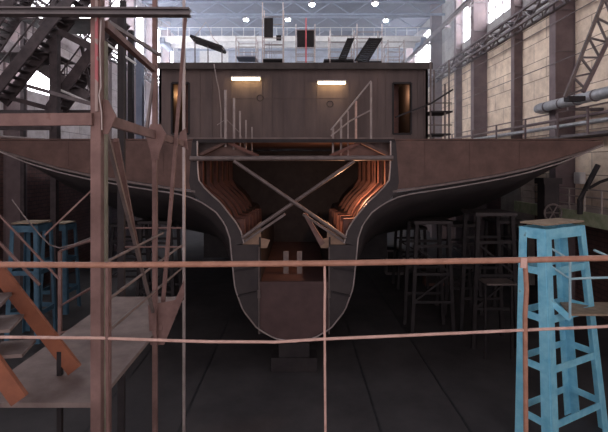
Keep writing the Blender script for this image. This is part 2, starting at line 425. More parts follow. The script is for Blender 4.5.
# plate ring around the open middle
in_px  = [(390.5,141),(390.5,155),(390,168),(389,180),(384,187),(376,195),(367,203),(360,212),(352,222),(347,231),(344,243)]
out_px = [(396,141),(397,155),(398,168),(399,182),(397,192),(388,201),(376,208.5),(366,218),(361,228),(358,236),(357,246)]
for f in (lambda v: v, mir):
    a = [f(P(x,y,Y0-.02)) for x,y in in_px]; b = [f(P(x,y,Y0-.02)) for x,y in out_px]
    MB().strip(a, b, (0,.12,0)).build('ring_frame', 'shell', hull)
    MB().tube([p + Vector((0,-.03,0)) for p in resample(a, 40)], .03, 6).build('ring_edge', 'edge', hull, smooth=True)
    # lower side plates of the keel
    a = [f(P(x,y,Y0+.02)) for x,y in ((329,245),(329,262),(329,290),(329,312),(329,328),(324,334))]
    b = [f(P(x,y,Y0+.02)) for x,y in ((357,245),(355.5,262),(352.5,290),(344.5,310),(334,325),(327,331.5))]
    MB().strip(a, b, (0,.08,0)).build('keel_side_plate', 'shell', hull)
    MB().tube([f(P(329,247,Y0-.02)), f(P(329,334,Y0-.02))], .03, 8).build('keel_edge_bar', 'brace', hull)
    for (x0,y0,x1,y1) in ((332,292,350,296),(333,268,354,271)):
        MB().bar(f(P(x0,y0,Y0-.04)), f(P(x1,y1,Y0-.04)), .1, .06).build('keel_bracket', 'dark', hull)
    MB().tube([f(P(329,290,Y0-.08)), f(P(329,298,Y0-.08))], .055, 8).build('lifting_lug', 'brace', hull)
# centre box plate and the recess above it
a = [P(x,y,Y0+.06) for x,y in ((258.5,283),(276,283),(294,283),(312,283),(329,283))]
b = [P(x,y,Y0+.06) for x,y in ((258.5,332),(276,338.5),(294,341),(312,338.5),(329,332))]
MB().strip(a, b, (0,.1,0)).build('keel_center_plate', 'center', hull)
l0, l1 = P(258.5,283,Y0+.06), P(329,283,Y0+.06)
MB().box(l0.x, l1.x, Y0+.06, 27, l0.z-.05, l0.z).build('tank_top', 'center', hull)
MB().box(l0.x, l1.x, Y0-.02, Y0+.1, l0.z-.03, l0.z+.07).build('center_plate_flange', 'center', hull)
for f in (lambda v: v, mir):
    p = f(P(329,245,Y0+.1)); q = f(P(329,285,Y0+.1))
    MB().box(min(p.x,p.x+.06), p.x+.06, Y0+.1, 27, q.z, p.z+.3).build('longitudinal_girder', 'dark', hull)
MB().box(AX-5.5, AX+5.5, 27, 27.1, 2.5, H+.9).build('inner_bulkhead', 'dark', hull)
# deck
dk = MB(); dA = [P(x,140,Y0) for x in (603,)][0]
z = H+ (CY-140)*Y0/F
pts = [Vector((A[0].x,Y0,z)), Vector((RB[0].x-.3,28,z)), Vector((RB[0].x-.3,46,z)), Vector((2*AX-RB[0].x+.3,46,z)), Vector((2*AX-RB[0].x+.3,28,z)), Vector((2*AX-A[0].x,Y0,z))]
MB().poly(pts, (0,0,.05)).build('deck_plating', 'hull', hull)
MB().box(AX-3.9, AX+3.9, Y0-.05, Y0+.05, z-.1, z+.03).build('deck_edge_beam', 'dark', hull)
# web frames, one behind the other
fi = [(387,160),(387,172),(387,184),(379,191),(368,201),(360,212),(357,219),(345,219.5),(344.5,221),(344,243)]
fo = [(391,160),(391,172),(391,187),(383,193),(373,201),(364,212),(359,222),(350,224),(348.5,230),(348.5,246)]
for k in range(6):
    yy = Y0 + .35 + k*1.35
    sc = 1 - .008*k
    for f in (lambda v: v, mir):
        a = []; b = []
        for lst, dst in ((fi, a), (fo, b)):
            for x, y in lst:
                p = P(x, y, Y0); dst.append(f(Vector((AX+(p.x-AX)*sc, yy, p.z - (.05*k if y > 185 else 0)))))
        w = MB().strip(a, b, (0,.03,0)).build('web_frame', 'frame', hull)
        inw = Vector((AX-a[0].x,0,0)).normalized()*.02
        MB().strip([p + Vector((0,-.11,0)) for p in a], [p + Vector((0,.14,0)) for p in a], inw).build('frame_flange', 'frame', w)
# inner side plating behind the frames
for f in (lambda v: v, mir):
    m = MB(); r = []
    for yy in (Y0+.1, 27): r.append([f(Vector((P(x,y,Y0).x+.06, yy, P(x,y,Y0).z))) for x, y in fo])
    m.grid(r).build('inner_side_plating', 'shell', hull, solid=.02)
# sloped deck girders (flat inverted V each side)
for i, f in enumerate((lambda v: v, mir)):
    MB().bar(f(P(361,142,Y0+.3)), f(P(330,156,Y0+.3)), .3, .12).build('sloping_girder', 'frame', hull)
    MB().bar(f(P(361,142,Y0+.3)), f(P(390,156,Y0+.3)), .3, .12).build('sloping_girder', 'hull', hull)
    MB().poly([f(P(361,143,Y0+.5)), f(P(390,156,Y0+.5)), f(P(334,156,Y0+.5))], (0,.04,0)).build('girder_web', 'hull', hull)
    MB().poly([f(P(361,140.5,Y0+.6)), f(P(391,140.5,Y0+.6)), f(P(391,156,Y0+.6))], (0,.04,0)).build('corner_plate', 'house', hull)
# tan gusset brackets at the foot of the braces
for i, f in enumerate((lambda v: v, mir)):
    g = MB().poly([f(P(x,y,Y0+.2)) for x,y in ((327,221),(337,230),(347,240),(344,248),(321,248),(318,240),(327,238))], (0,.05,0))
    g.build('gusset_bracket', 'tan', hull)
    if i == 0: MB().strip([f(P(x,y,Y0+.1)) for x,y in ((303,214),(312,231),(320,246))], [f(P(x,y,Y0+.1)) for x,y in ((307,214),(316,229),(325,243))], (0,.5,0)).build('knee_plate', 'pink', hull)
    MB().bar(f(P(303,214,Y0+.15)), f(P(346,243,Y0+.15)), .2, .09).build('knee_flange', 'brace', hull)
for x in (286, 299.5):
    MB().bar(P(x,251,19), P(x,281,19), .22, .1).build('tank_post', 'brace', hull)

def pipe(name, pts, r, m, label, cat, grp=None):
    o = MB().tube(pts, r, 14).build(name, m, origin=pts[0], smooth=True); return tag(o, label, cat, grp)
pipe('brace_pipe', [P(190,158.5,Y0-.12), P(393,158,Y0-.12)], .1, 'brace', 'straight horizontal grey-brown pipe welded across the hull opening below deck', 'pipe')
pipe('brace_pipe', [P(234,161,Y0+.12-.3), P(346,238,Y0+.12-.3)], .075, 'brace', 'diagonal brace pipe from upper left to lower right across the hull opening', 'pipe', 'crossed brace pipes')
pipe('brace_pipe', [P(354,161,Y0-.02), P(242,238,Y0-.02)], .075, 'brace', 'diagonal brace pipe from upper right to lower left across the hull opening', 'pipe', 'crossed brace pipes')

# keel blocks
kl = ['foremost black keel block under the middle of the hull', 'second keel block back under the hull', 'third keel block back under the hull', 'last keel block deep under the hull']
for y, l in zip((17.7, 20.5, 23.5, 27), kl):
    zz = P(294, 342, Y0).z - .03 if y < 25 else 1.15
    zz = min(zz, 1.1)
    t = thing('keel_block', l, 'support block', (AX, y, 0), 'keel blocks under the hull')
    MB().box(AX-.9, AX+.9, y-.25, y+.6, 0, zz*.5).build('base_block', 'dark', t, bevel=.02)
    MB().box(AX-.6, AX+.6, y-.2, y+.55, zz*.5, zz).build('cap_block', 'dark', t, bevel=.02)

# ------------------------------------------------------------------ the deckhouse
YD = 19.0
house = thing('deckhouse', 'wide grey-brown steel deckhouse with dark roof edge and two warm tube lights', 'ship superstructure', (AX, YD, H+1.06))
zb = H+1.06; ztop = P(0, 68, YD).z
hx = lambda px: P(px, 0, YD).x
def wallbox(m, a, b, z0, z1): m.box(hx(a), hx(b), YD, YD+.1, z0, z1)
zo0, zo1 = P(0,134,YD).z, P(0,83,YD).z
m = MB()
wallbox(m, 159, 172, zb, ztop); wallbox(m, 189, 393, zb, ztop); wallbox(m, 411, 428, zb, ztop)
for a, b in ((172,189),(393,411)): wallbox(m, a, b, zb, zo0); wallbox(m, a, b, zo1, ztop)
m.build('front_wall', 'house', house)
MB().box(hx(159), hx(159)+.1, YD, 34, zb, ztop).build('side_wall', 'house', house)
MB().box(hx(428)-.1, hx(428), YD, 34, zb, ztop).build('side_wall', 'house', house)
MB().box(hx(157), hx(430), YD-.35, 34, ztop, ztop+.1).build('roof', 'housetop', house)
MB().box(hx(157), hx(430), YD-.4, YD-.33, ztop-.12, ztop+.14).build('roof_fascia', 'housetop', house)
MB().box(hx(170), hx(418), 27, 27.1, zb, ztop).build('inner_wall', 'house', house)
st = MB()
for px in (200,212,224,231,262,272,283,305,317,349,360,378,386,418,424):
    st.box(hx(px)-.015, hx(px)+.015, YD-.03, YD+.02, zb, ztop-.02)
st.build('stiffener', 'house', house)
st = MB()
for py in (98,):
    st.box(hx(190), hx(392), YD-.015, YD+.01, P(0,py,YD).z-.02, P(0,py,YD).z+.02)
st.build('weld_seam', 'house', house)
MB().box(hx(189), hx(393), YD-.12, YD, zb, zb+.14).build('base_angle', 'brace', house)
for a, b in ((172,189),(393,411)):
    f = MB(); x0, x1 = hx(a), hx(b)
    f.box(x0-.04,x0+.03,YD-.05,YD+.14,zo0,zo1).box(x1-.03,x1+.04,YD-.05,YD+.14,zo0,zo1).box(x0,x1,YD-.05,YD+.14,zo1-.04,zo1+.04).box(x0,x1,YD-.05,YD+.14,zo0-.04,zo0+.04)
    f.build('opening_frame', 'dark', house)
    xm = (x0+x1)/2
    MB().box(xm-.12, xm+.12, YD+1.2, YD+1.4, zb, ztop).build('inner_column', 'frame', house)
# portholes-like dull ring marks
for px, py in ((260,98),(330,104),(412,128)):
    c_ = P(px, py, YD-.02); ring = [c_ + Vector((.13*math.cos(t*math.pi/8), 0, .13*math.sin(t*math.pi/8))) for t in range(17)]
    if px < 400: MB().tube(ring, .015, 6).build('ring_plate', 'dark', house)

# tube lamps
for a, b, py, l in ((232,260,79,'warm glowing tube light on the deckhouse wall, left one'), (318,345,83,'warm glowing tube light on the deckhouse wall, right one')):
    p = P(a, py, YD-.3); q = P(b, py+.6 if a < 300 else py+.5, YD-.3)
    t = thing('tube_light', l, 'lamp', ((p.x+q.x)/2, p.y, p.z), 'tube lights on the deckhouse')
    MB().box(p.x-.04, q.x+.04, p.y-.06, YD-.001, p.z+.06, p.z+.11).build('lamp_housing', 'white', t)
    for dz in (-.0, ):
        MB().tube([(p.x,p.y,p.z+dz),(q.x,p.y,p.z+dz)], .05, 10).build('tube', 'tube', t, smooth=True)
    MB().box(p.x-.04, p.x, p.y-.06, p.y+.06, p.z-.06, p.z+.06).box(q.x, q.x+.04, p.y-.06, p.y+.06, p.z-.06, p.z+.06).build('end_cap', 'white', t)

# stairs / rails in front of the deckhouse
t = thing('ladder_rail', 'pale steel stair railing rising to the right in front of the deckhouse', 'railing', P(350,144,17.9))
pr = [(333,127),(341,119),(348,111),(356,101),(371,82)]
for i, (px, py) in enumerate(pr):
    y = 17.7 + .1*i
    MB().tube([P(px, 157 if i<3 else 148, y), P(px, py, y)], .045 if i != 2 else .03, 8).build('post', 'rail2' if i == 3 else 'edge', t)
MB().tube([P(331,130,17.65), P(345,113,17.85), P(371,81,18.15)], .035, 8).build('handrail', 'edge', t)
MB().tube([P(331,136,17.65), P(350,121,17.85), P(371,110,18.15)], .03, 8).build('mid_rail', 'edge', t)
t = thing('ladder_rail', 'row of pale upright stair posts left of the deckhouse lamp', 'railing', P(235,146,17.9))
for i, (px, py) in enumerate([(225.5,90),(234,98),(240,111),(246,120),(252,127)]):
    y = 17.7 + .12*i
    MB().tube([P(px, 147+i*2.4, y), P(px, py, y)], .055 - .008*i, 8).build('post', 'edge', t)
MB().tube([P(217,125,17.9), P(226,119,17.9), P(240,133,17.9), P(246,150,17.9)], .012, 6).build('rope', 'edge', t)
pipe('hanging_cable', [P(214,64,18.55), P(216,76,18.55), P(219,90,18.65), P(221,110,18.8), P(221,138,18.8)], .02, 'edge', 'thin cable hanging from the roof edge left of the stair posts', 'cable')

# scaffold on the right end of the deckhouse
t = thing('corner_scaffold', 'scaffold with boards against the right end of the deckhouse', 'scaffold', P(440,140,18.6))
for px, y, top in ((430.5,18.5,62),(445,18.5,84),(434,20.5,70),(449,20.5,60)):
    MB().tube([P(px,0,y)*1.0 + Vector((0,0,-P(px,0,y).z + H+1.06)), P(px,top,y)], .04, 8).build('post', 'brace', t)
for a, b in (((396,117,18.5),(430,104,18.5)), ((430,104,18.5),(452,90,18.5))):
    MB().bar(P(*a), P(*b), .3, .06).build('ramp_board', 'dark', t)
for px0, px1, py in ((430,452,112.5),(430,450,135)):
    MB().box(P(px0,0,18.5).x, P(px1,0,18.5).x, 18.4, 19.8, P(0,py,18.5).z, P(0,py,18.5).z+.06).build('board', 'dark', t)
for py in (103,125): MB().tube([P(428,py,18.45), P(452,py,18.45)], .025, 8).build('ledger', 'brace', t)

# ------------------------------------------------------------------ on the deckhouse roof
zr = ztop+.1
def roof_frame(label, px0, px1, ytop, y, boards, extra=None, mname='edge'):
    a = P(px0, 60, y); b = P(px1, 60, y); zt_ = P(0, ytop, y).z
    t = thing('roof_scaffold', label, 'scaffold', ((a.x+b.x)/2, y, zr), 'scaffolds on the deckhouse roof')
    for x in (a.x, b.x):
        for yy in (y, y+1.3): MB().tube([(x,yy,zr),(x,yy,zt_)], .03, 6).build('post', mname, t)
    for bz in boards:
        z = P(0,bz,y).z; m = MB()
        m.tube([(a.x,y,z),(b.x,y,z)], .025, 6).tube([(a.x,y+1.3,z),(b.x,y+1.3,z)], .025, 6)
        m.tube([(a.x,y,z),(a.x,y+1.3,z)], .02, 6).tube([(b.x,y,z),(b.x,y+1.3,z)], .02, 6)
        m.build('ledger', mname, t)
    return t, a, b
t, a, b = roof_frame('scaffold frame with a dark upright board on the roof, under the middle ceiling lamp', 262.5, 283, 2, 24, (17,38,45,53))
c1 = P(264,18,24.1); c2 = P(273,38,24.1)
MB().box(c1.x, c2.x, 24.1, 24.2, c2.z, c1.z).build('board', 'dark', t)
MB().box(a.x, b.x, 24, 25.3, P(0,60,24).z, P(0,60,24).z+.06).build('board', 'dark', t)
MB().box(P(276,33,24).x, P(281,33,24).x, 24.2, 24.5, P(0,38,24).z, P(0,34,24).z).build('box', 'dark', t)
t, a, b = roof_frame('scaffold frame with a dark hanging sheet beside a thin red pole on the roof', 296, 315, 24, 24, (30,48,56))
c1 = P(297,30,24.1); c2 = P(314,47,24.1)
MB().box(c1.x, c2.x, 24.1, 24.15, c2.z, c1.z).build('sheet', 'dark', t)
tag(MB().tube([Vector((P(306,0,23.7).x,23.7,zr)), P(306,18,23.7)], .035, 8).build('marker_pole', 'red', origin=P(306,66,23.7)), 'thin red upright pole standing on the deckhouse roof', 'pole')
t, a, b = roof_frame('pale scaffold frame at the left of the leaning ladders on the roof', 330, 354, 30, 25, (36,52,58))
MB().box(P(324,0,25).x, b.x, 25, 26.3, P(0,61,25).z, P(0,59,25).z).build('board', 'dark', t)
t, a, b = roof_frame('scaffold frame at the right of the leaning ladders on the roof', 357, 382, 24, 25, (32,42,60))
MB().box(a.x, b.x, 25, 26.3, P(0,64,25).z, P(0,61,25).z).build('board', 'dark', t)
t, a, b = roof_frame('low pale scaffold frame between the slanted platform and the upright board on the roof', 236, 256, 36, 27, (38,47,56))
MB().box(a.x, b.x, 27, 28.3, P(0,57,27).z, P(0,56,27).z).build('board', 'bluegrey', t)
t, a, b = roof_frame('low pale scaffold frame at the right end of the roof', 388, 404, 40, 28, (42,52,60))
for x0, x1, l in ((339,351,'dark slatted ladder leaning on the roof, left of the pair'), (356,376,'wider dark slatted ladder leaning on the roof, right of the pair')):
    w = 6 if x0 < 350 else 12
    t = thing('leaning_ladder', l, 'ladder', P(x0,61,24.6), 'leaning ladders on the deckhouse roof')
    y = 24.7
    MB().bar(P(x0-1,61,y), P(x1-w/2,38,y), .06, .1).build('rail', 'dark', t)
    MB().bar(P(x0+w,61,y), P(x1+w/2,38,y), .06, .1).build('rail', 'dark', t)
    r_ = MB()
    for j in range(12):
        u = (j+.5)/12; r_.bar(P(x0-1+(x1-w/2-x0+1)*u, 61-23*u, y), P(x0+w+(x1+w/2-x0-w)*u, 61-23*u, y), .2, .05)
    r_.build('rung', 'dark', t)
# slanted platform at the roof's left
t = thing('slanted_platform', 'dark slatted platform tilted on thin legs at the left of the roof', 'scaffold', P(207,60,22))
MB().bar(P(193,39,22), P(224,50,22), 1.2, .12).build('platform', 'dark', t)
for px, py in ((195,40),(208,44),(222,49)): MB().tube([Vector((P(px,py,22).x, 22, zr)), P(px,py,22)], .03, 6).build('leg', 'lat', t)
MB().tube([P(193,39,21.5),P(206,22,21.5),P(213,38,21.5),P(224,50,21.5)], .02, 6).build('rope', 'edge', t)
# railing along the roof edge far side
t = thing('roof_railing', 'thin pale railing along the back of the deckhouse roof', 'railing', (AX, 30, zr))
for j in range(13):
    x = hx(175)*1.5 + j*1.15; MB().tube([(x,30,zr),(x,30,zr+1.2)], .02, 6).build('post', 'white', t)
MB().tube([(hx(175)*1.5,30,zr+1.2),(hx(175)*1.5+12*1.15,30,zr+1.2)], .02, 6).build('handrail', 'white', t)
MB().tube([(hx(175)*1.5,30,zr+.6),(hx(175)*1.5+12*1.15,30,zr+.6)], .02, 6).build('mid_rail', 'white', t)

# ------------------------------------------------------------------ right side of the hall
Xp = 14.2
t = thing('insulated_pipe', 'fat silver banded pipe along the right wall, its elbow turned into the wall', 'pipe', (Xp, 26.5, H+3.4))
MB().tube([(Xp,12,H+3.35),(Xp,26.3,H+3.4),(Xp+.1,26.75,H+3.4),(Xp+.4,27.05,H+3.4),(XW,27.2,H+3.4)], .27, 18).build('duct', 'silver', t, smooth=True)
for y in (18,20,21.4,22.8,24.2,25.6): MB().tube([(Xp,y,H+3.37),(Xp,y+.1,H+3.37)], .295, 18).build('band', 'lat', t)
for y in (19.9, 23.6): MB().box(Xp-.05, XW, y-.06, y+.06, H+2.9, H+3.05).box(Xp-.06,Xp+.06,y-.06,y+.06,H+3.0,H+4.0).build('bracket', 'lat', t)
for z, x, l, r in ((2.62, 14.9, 'upper brown service pipe along the right wall below the silver pipe', .09), (2.25, 14.9, 'lower grey service pipe along the right wall just above the hull wing', .12)):
    pipe('service_pipe', [Vector((x,12,H+z)), Vector((x,60,H+z))], r, 'col' if z > 2.5 else 'silver', l, 'pipe')
t = thing('wall_walkway', 'narrow dark walkway with thin brown railing along the right wall', 'walkway', (15.3, 30, H+1.5))
MB().box(14.6, XW, 12, 62, H+1.55, H+1.7).build('deck', 'lat', t)
for y in (18.2,20.4,22.6,25.2,28.8,33,37.5,42.5,48): MB().bar((14.55,y,H+1.6),(14.55,y,H+3.0),.09,.09).build('post', 'col', t)
MB().tube([(14.55,12,H+3.0),(14.55,60,H+3.0)], .03, 6).build('handrail', 'col', t)
m = MB()
for z in (5.9, 8.2): m.tube([(XW-1.3,14,H+z),(XW-1.3,60,H+z)], .025, 6)
tag(m.build('wall_cable', 'lat', origin=(XW-1.3,14,H+5.9)), 'pair of thin dark cables strung along the beige right wall', 'cable')
# two dark window-like openings low in the beige wall
k = 0
for y0, y1 in ((24.2,25.6),(33.3,37.0),(39.0,43.0)):
    pass

# inclined lattice boom upper right
t = thing('lattice_boom', 'tall leaning lattice boom of pale angle steel at the upper right edge', 'crane boom', P(572,96,20.5))
pa, pb = (565,97,20.5), (612,-22,20.5); qa, qb = (583,92,20.5), (628,0,20.5)
MB().bar(P(*pa), P(*pb), .13, .13).build('chord', 'brace', t)
MB().bar(P(*qa), P(*qb), .15, .15).build('chord', 'col', t)
m = MB()
for j in range(6):
    u0, u1 = j/6, (j+1)/6
    A1 = P(*pa).lerp(P(*pb), u0); B1 = P(*qa).lerp(P(*qb), u0+.04); A2 = P(*pa).lerp(P(*pb), u1)
    m.bar(A1, B1, .08, .08); m.bar(B1, A2, .08, .08)
m.build('lacing', 'lat', t)
f_ = MB(); bb = P(574,97,20.5); f_.box(bb.x-.35, bb.x+.4, 20.3, 20.7, H+2.95, bb.z+.02); f_.build('foot', 'dark', t)

# gallery with mossy edge, railing, door
gz = H-2.25
t = thing('gallery', 'concrete gallery with mossy green edge along the lower right wall', 'gallery', (15, 22, 0))
MB().box(13.4, XW, 14, 27.6, gz-.3, gz).build('slab', 'concrete', t)
MB().box(13.25, 13.45, 14, 27.6, gz-.5, gz+.12).build('edge_beam', 'green', t)
t = thing('gallery_railing', 'pale low railing standing on the mossy green gallery edge', 'railing', (13.5, 24, gz))
for y in (20,21.2,22.4,23.6,24.8,26,27.2): MB().bar((13.5,y,gz),(13.5,y,gz+1.15),.06,.06).build('post', 'concrete', t)
for z in (.4,.8,1.15): MB().bar((13.5,19.5,gz+z),(13.5,27.4,gz+z),.04,.05).build('rail', 'concrete', t)
o = MB().box(XW-.06, XW-.01, 28.2, 29.8, H-3.6, H-1.7).build('door_1', 'white', origin=(XW,29,H-3.6)); struct(o)
MB().box(XW-.1, XW-.05, 28.1, 28.25, H-3.6, H-1.6).box(XW-.1, XW-.05, 29.75, 29.9, H-3.6, H-1.6).box(XW-.1, XW-.05, 28.1, 29.9, H-1.7, H-1.55).build('door_frame', 'concrete', o)
MB().box(XW-.14, XW-.06, 28.4, 28.48, H-2.8, H-2.6).build('door_handle', 'dark', o)
t = thing('wall_pilaster', 'pale concrete block wall piece left of the small white door', 'wall block', (XW-.5, 31, 0))
MB().box(XW-.9, XW-.1, 30.2, 33.5, 0, H-.3).build('block', 'concrete', t)
t = thing('landing', 'small concrete landing below the white door on the lower right wall', 'landing', (15,29,0))
MB().box(13.6, XW, 27.8, 30.1, H-3.8, H-3.62).build('slab', 'concrete', t)
MB().box(13.7, 13.9, 28, 28.2, 0, H-3.8).build('leg', 'dark', t); MB().box(13.7, 13.9, 29.8, 30, 0, H-3.8).build('leg', 'dark', t)
t = thing('electric_box', 'white wall cabinet above the mossy gallery railing', 'cabinet', (XW-.2, 25.2, H-.9))
MB().box(XW-.3, XW-.01, 25.0, 25.6, H-1.0, H-.35).build('body', 'white', t, bevel=.02)
MB().box(XW-.33, XW-.3, 25.03, 25.57, H-.97, H-.38).build('door', 'white', t)
p0 = P(580,200,21); p1 = P(598,165,21)
t = thing('drain_pipe', 'dark leaning pipe branching near the right edge above the mossy gallery', 'pipe', P(580,200,21.5))
MB().tube([Vector((p0.x,21,gz)), p0, P(588,184,21), p1], .12, 10).build('main_pipe', 'dark', t, smooth=True)
MB().tube([P(586,190,21), P(600,182,21), P(612,178,21)], .07, 10).build('branch_pipe', 'dark', t, smooth=True)
t = thing('gallery_column', 'thick dark concrete column rising behind the blue stand to the hull wing', 'column', P(552,225,22.4))
cc = P(552,200,22.4)
MB().box(cc.x-.36, cc.x+.36, 22.4, 23.1, 0, H-.6).build('shaft', 'shell', t)
MB().box(cc.x-.46, cc.x+.46, 22.3, 23.2, H-.9, H-.6).build('capital', 'shell', t)
# hand wheel / valve on the stand side of the column
t = thing('hand_wheel', 'small rusty wheel valve mounted low on the thick dark column', 'valve', P(553,212,23.6))
cw = P(553,213,22.0)
MB().tube([cw + Vector((.42*math.cos(a_*math.pi/10),0,.42*math.sin(a_*math.pi/10))) for a_ in range(21)], .05, 8).build('rim', 'brace', t, smooth=True)
m = MB()
for a_ in range(3): d = Vector((math.cos(a_*math.pi/3),0,math.sin(a_*math.pi/3)))*.42; m.tube([cw-d, cw+d], .03, 6)
m.tube([cw, cw+Vector((0,.35,0))], .05, 8).build('spoke', 'brace', t)

# ------------------------------------------------------------------ blue stand, right foreground
def tower_stand(corners, zt0, m, label, rungs, pw=1.0, fl=1.3, grp='blue steel stands'):
    cen = sum((Vector((c[0],c[1],0)) for c in corners), Vector())/4
    t = thing('steel_stand', label, 'stand', cen, grp)
    top = [Vector((c[0],c[1],zt0)) for c in corners]
    bot = [Vector((cen.x+(fl-1.3)*2+(c[0]-cen.x)*fl, cen.y+(c[1]-cen.y)*fl, 0)) for c in corners]
    for i in range(4):
        # an angle leg: two plates along the two adjoining sides
        a, b = top[i], bot[i]
        lg = MB()
        for j in ((i+1)%4, (i-1)%4):
            da = (top[j]-top[i]).normalized(); db = (bot[j]-bot[i]).normalized(); wt, wb = .38*pw, .46*pw
            n = da.cross(Vector((0,0,1)))*.03
            lg.strip([a, b], [a+da*wt, b+db*wb], n if j == (i+1)%4 else -n)
        lg.build('leg', m, t)
    for i in range(4):
        j = (i+1)%4
        for u in rungs:
            p = top[i].lerp(bot[i], u); q = top[j].lerp(bot[j], u)
            MB().bar(p, q, .03, .3 if u < .05 else .2).build('crossbar', m, t)
    MB().poly([v + Vector((0,0,.12)) for v in top], (0,0,.05)).build('top_plate', 'wood', t)
    return t, top, bot
zt0 = P(0,227,13.3).z
n0 = P(545,230,12.6); l0_ = P(520,230,13.3); r0_ = P(584,230,13.5)
bk = l0_ + r0_ - n0
cor = [(n0.x,n0.y),(r0_.x,r0_.y),(bk.x,bk.y),(l0_.x,l0_.y)]
st, top, bot = tower_stand(cor, zt0, 'blue', 'tall bright blue steel stand with flared legs at the right', (0.02,.19,.40,.62,.86), .62, 1.45)
# side rails and boards on its right
for py0, py1 in ((253,260),(271,279)):
    MB().tube([P(552,py0-4,12.8), P(570,py1,12.3), P(590,py1-1,12.3), P(640,py1-2,12.3)], .035, 8).build('side_rail', 'bluerail', st, smooth=True)
MB().tube([P(594,250,12.6), P(612,258,12.6), P(640,258,12.6)], .035, 8).build('side_rail', 'bluerail', st, smooth=True)
MB().tube([P(570,262,12.3), P(570,318,12.3)], .035, 8).build('side_rail', 'bluerail', st)
MB().poly([P(560,304,14.2), P(640,304,14.2), P(640,316,12.4), P(570,316,12.4)], (0,0,.06)).build('work_board', 'wood', st)
MB().bar(P(639,250,12.3), P(639,250,12.3)*1.0 + Vector((0,0,-P(639,250,12.3).z)), .07, .07).build('outer_post', 'blue', st)
MB().bar(P(552,303,12.6), P(571,319,12.3), .05, .16).build('board_bracket', 'blue', st)

# blue stands deep left, half hidden
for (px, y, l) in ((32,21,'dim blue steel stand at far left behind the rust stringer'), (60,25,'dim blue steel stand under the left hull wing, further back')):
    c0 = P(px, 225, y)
    tower_stand([(c0.x-.6,y-.6),(c0.x+.6,y-.6),(c0.x+.6,y+.6),(c0.x-.6,y+.6)], H-(225-CY)*y/F, 'blueshade', l, (0.02,.4,.75), .45)

# dark trestles under the right wing
tw = [(428,22,222,'dark steel trestle nearest the keel under the right hull wing'), (458,25,225,'dark steel trestle in the middle under the right hull wing'),
      (488,20.5,214,'tall dark steel trestle left of the blue stand'), (410,30,228,'far small dark trestle behind the keel on the right'), (505,26,222,'dark trestle behind the blue stand'),
      (160,24,222,'dark steel trestle under the left hull wing behind the platform'), (130,28,225,'far dark trestle under the left hull wing')]
for px, y, py, l in tw:
    c0 = P(px, py, y); t = thing('trestle', l, 'trestle', (c0.x, y, 0), 'dark trestles under the hull')
    s_ = .75; zt_ = c0.z
    for sx in (-1,1):
        for sy in (-1,1): MB().bar((c0.x+sx*s_*1.3, y+sy*s_, 0), (c0.x+sx*s_, y+sy*s_, zt_), .16, .16).build('leg', 'dark', t)
    for z in (.3,.55,.8):
        for sy in (-1,1): MB().bar((c0.x-s_*1.2, y+sy*s_, zt_*z), (c0.x+s_*1.2, y+sy*s_, zt_*z), .1, .12).build('crossbar', 'dark', t)
    MB().bar((c0.x-s_*1.2,y-s_,zt_*.3),(c0.x+s_*1.1,y-s_,zt_*.55),.08,.08).build('brace', 'dark', t)
    MB().bar((c0.x+s_*1.2,y-s_,zt_*.55),(c0.x-s_*1.1,y-s_,zt_*.8),.08,.08).build('brace', 'dark', t)
    MB().box(c0.x-s_-.15, c0.x+s_+.15, y-s_-.15, y+s_+.15, zt_, zt_+.15).build('top_plate', 'shell', t)
c0 = P(500,283,18.5)
t = thing('work_shelf', 'pale grey steel shelf between the dark trestles left of the blue stand', 'shelf', (c0.x, 18.5, 0))
MB().box(c0.x-.6, c0.x+.6, 18.3, 19.2, c0.z-.05, c0.z+.02).build('shelf_board', 'brace', t)
for x in (-.55,.55): MB().box(c0.x+x-.04, c0.x+x+.04, 18.6, 18.7, 0, c0.z-.05).build('leg', 'dark', t)
# crates / gear on the floor
for px, py, y, w, h, l, mm in ((395,286,33,1.3,1.9,'pale grey machine cabinet on the floor behind the keel','lat'), (437,275,30,1.6,1.6,'dark reddish crate on the floor under the right wing','frame')):
    c0 = P(px, 0, y)
    t = thing('machine_cabinet' if mm == 'lat' else 'crate', l, 'cabinet' if mm == 'lat' else 'crate', (c0.x, y, 0))
    MB().box(c0.x-w/2, c0.x+w/2, y, y+1, 0, h).build('body', mm, t, bevel=.03)
    MB().box(c0.x-w/2+.1, c0.x+w/2-.1, y-.04, y, .2, h-.2).build('front_panel', 'dark', t)

# ------------------------------------------------------------------ scaffold tower, left foreground
tw_ = thing('scaffold_tower', 'tall rust-pink steel scaffold tower in the left foreground with a plank platform', 'scaffold', (-2.9, 5.2, 0))
FP = P(100, 0, 5.0)
def vpost(px, Y, z1, w, m, d=None, py0=None):
    x = P(px,0,Y).x; return MB().box(x-w/2, x+w/2, Y-(d or w)/2, Y+(d or w)/2, 0, z1)
xf = P(97.5,0,5).x
MB().box(xf-.055, xf+.055, 4.95, 5.06, 0, H+3.0).build('corner_post', 'pink', tw_)
xg = P(105,0,5.1).x
MB().box(xg-.035, xg+.035, 5.04, 5.1, H-3.3, H+1.4).build('post_angle', 'olive', tw_)
MB().box(xf+.005, xf+.035, 4.925, 4.949, H+.6, H+2.5).build('warning_tape', 'tape', tw_)
MB().tube([P(101,20,4.93), P(100,45,4.92), P(100.5,70,4.92), P(101,86,4.92), P(99,95,4.92), P(101.5,112,4.92), P(102,130,4.92)], .008, 6).build('cable', 'edge', tw_)
x2 = P(155,0,7.5).x; x3 = P(184,0,10).x
MB().box(x2-.035, x2+.035, 7.46, 7.54, 0, H+3.5).build('post', 'pink', tw_)
MB().box(x3-.028, x3+.028, 9.97, 10.03, 0, H+4.2).build('post', 'edge', tw_)
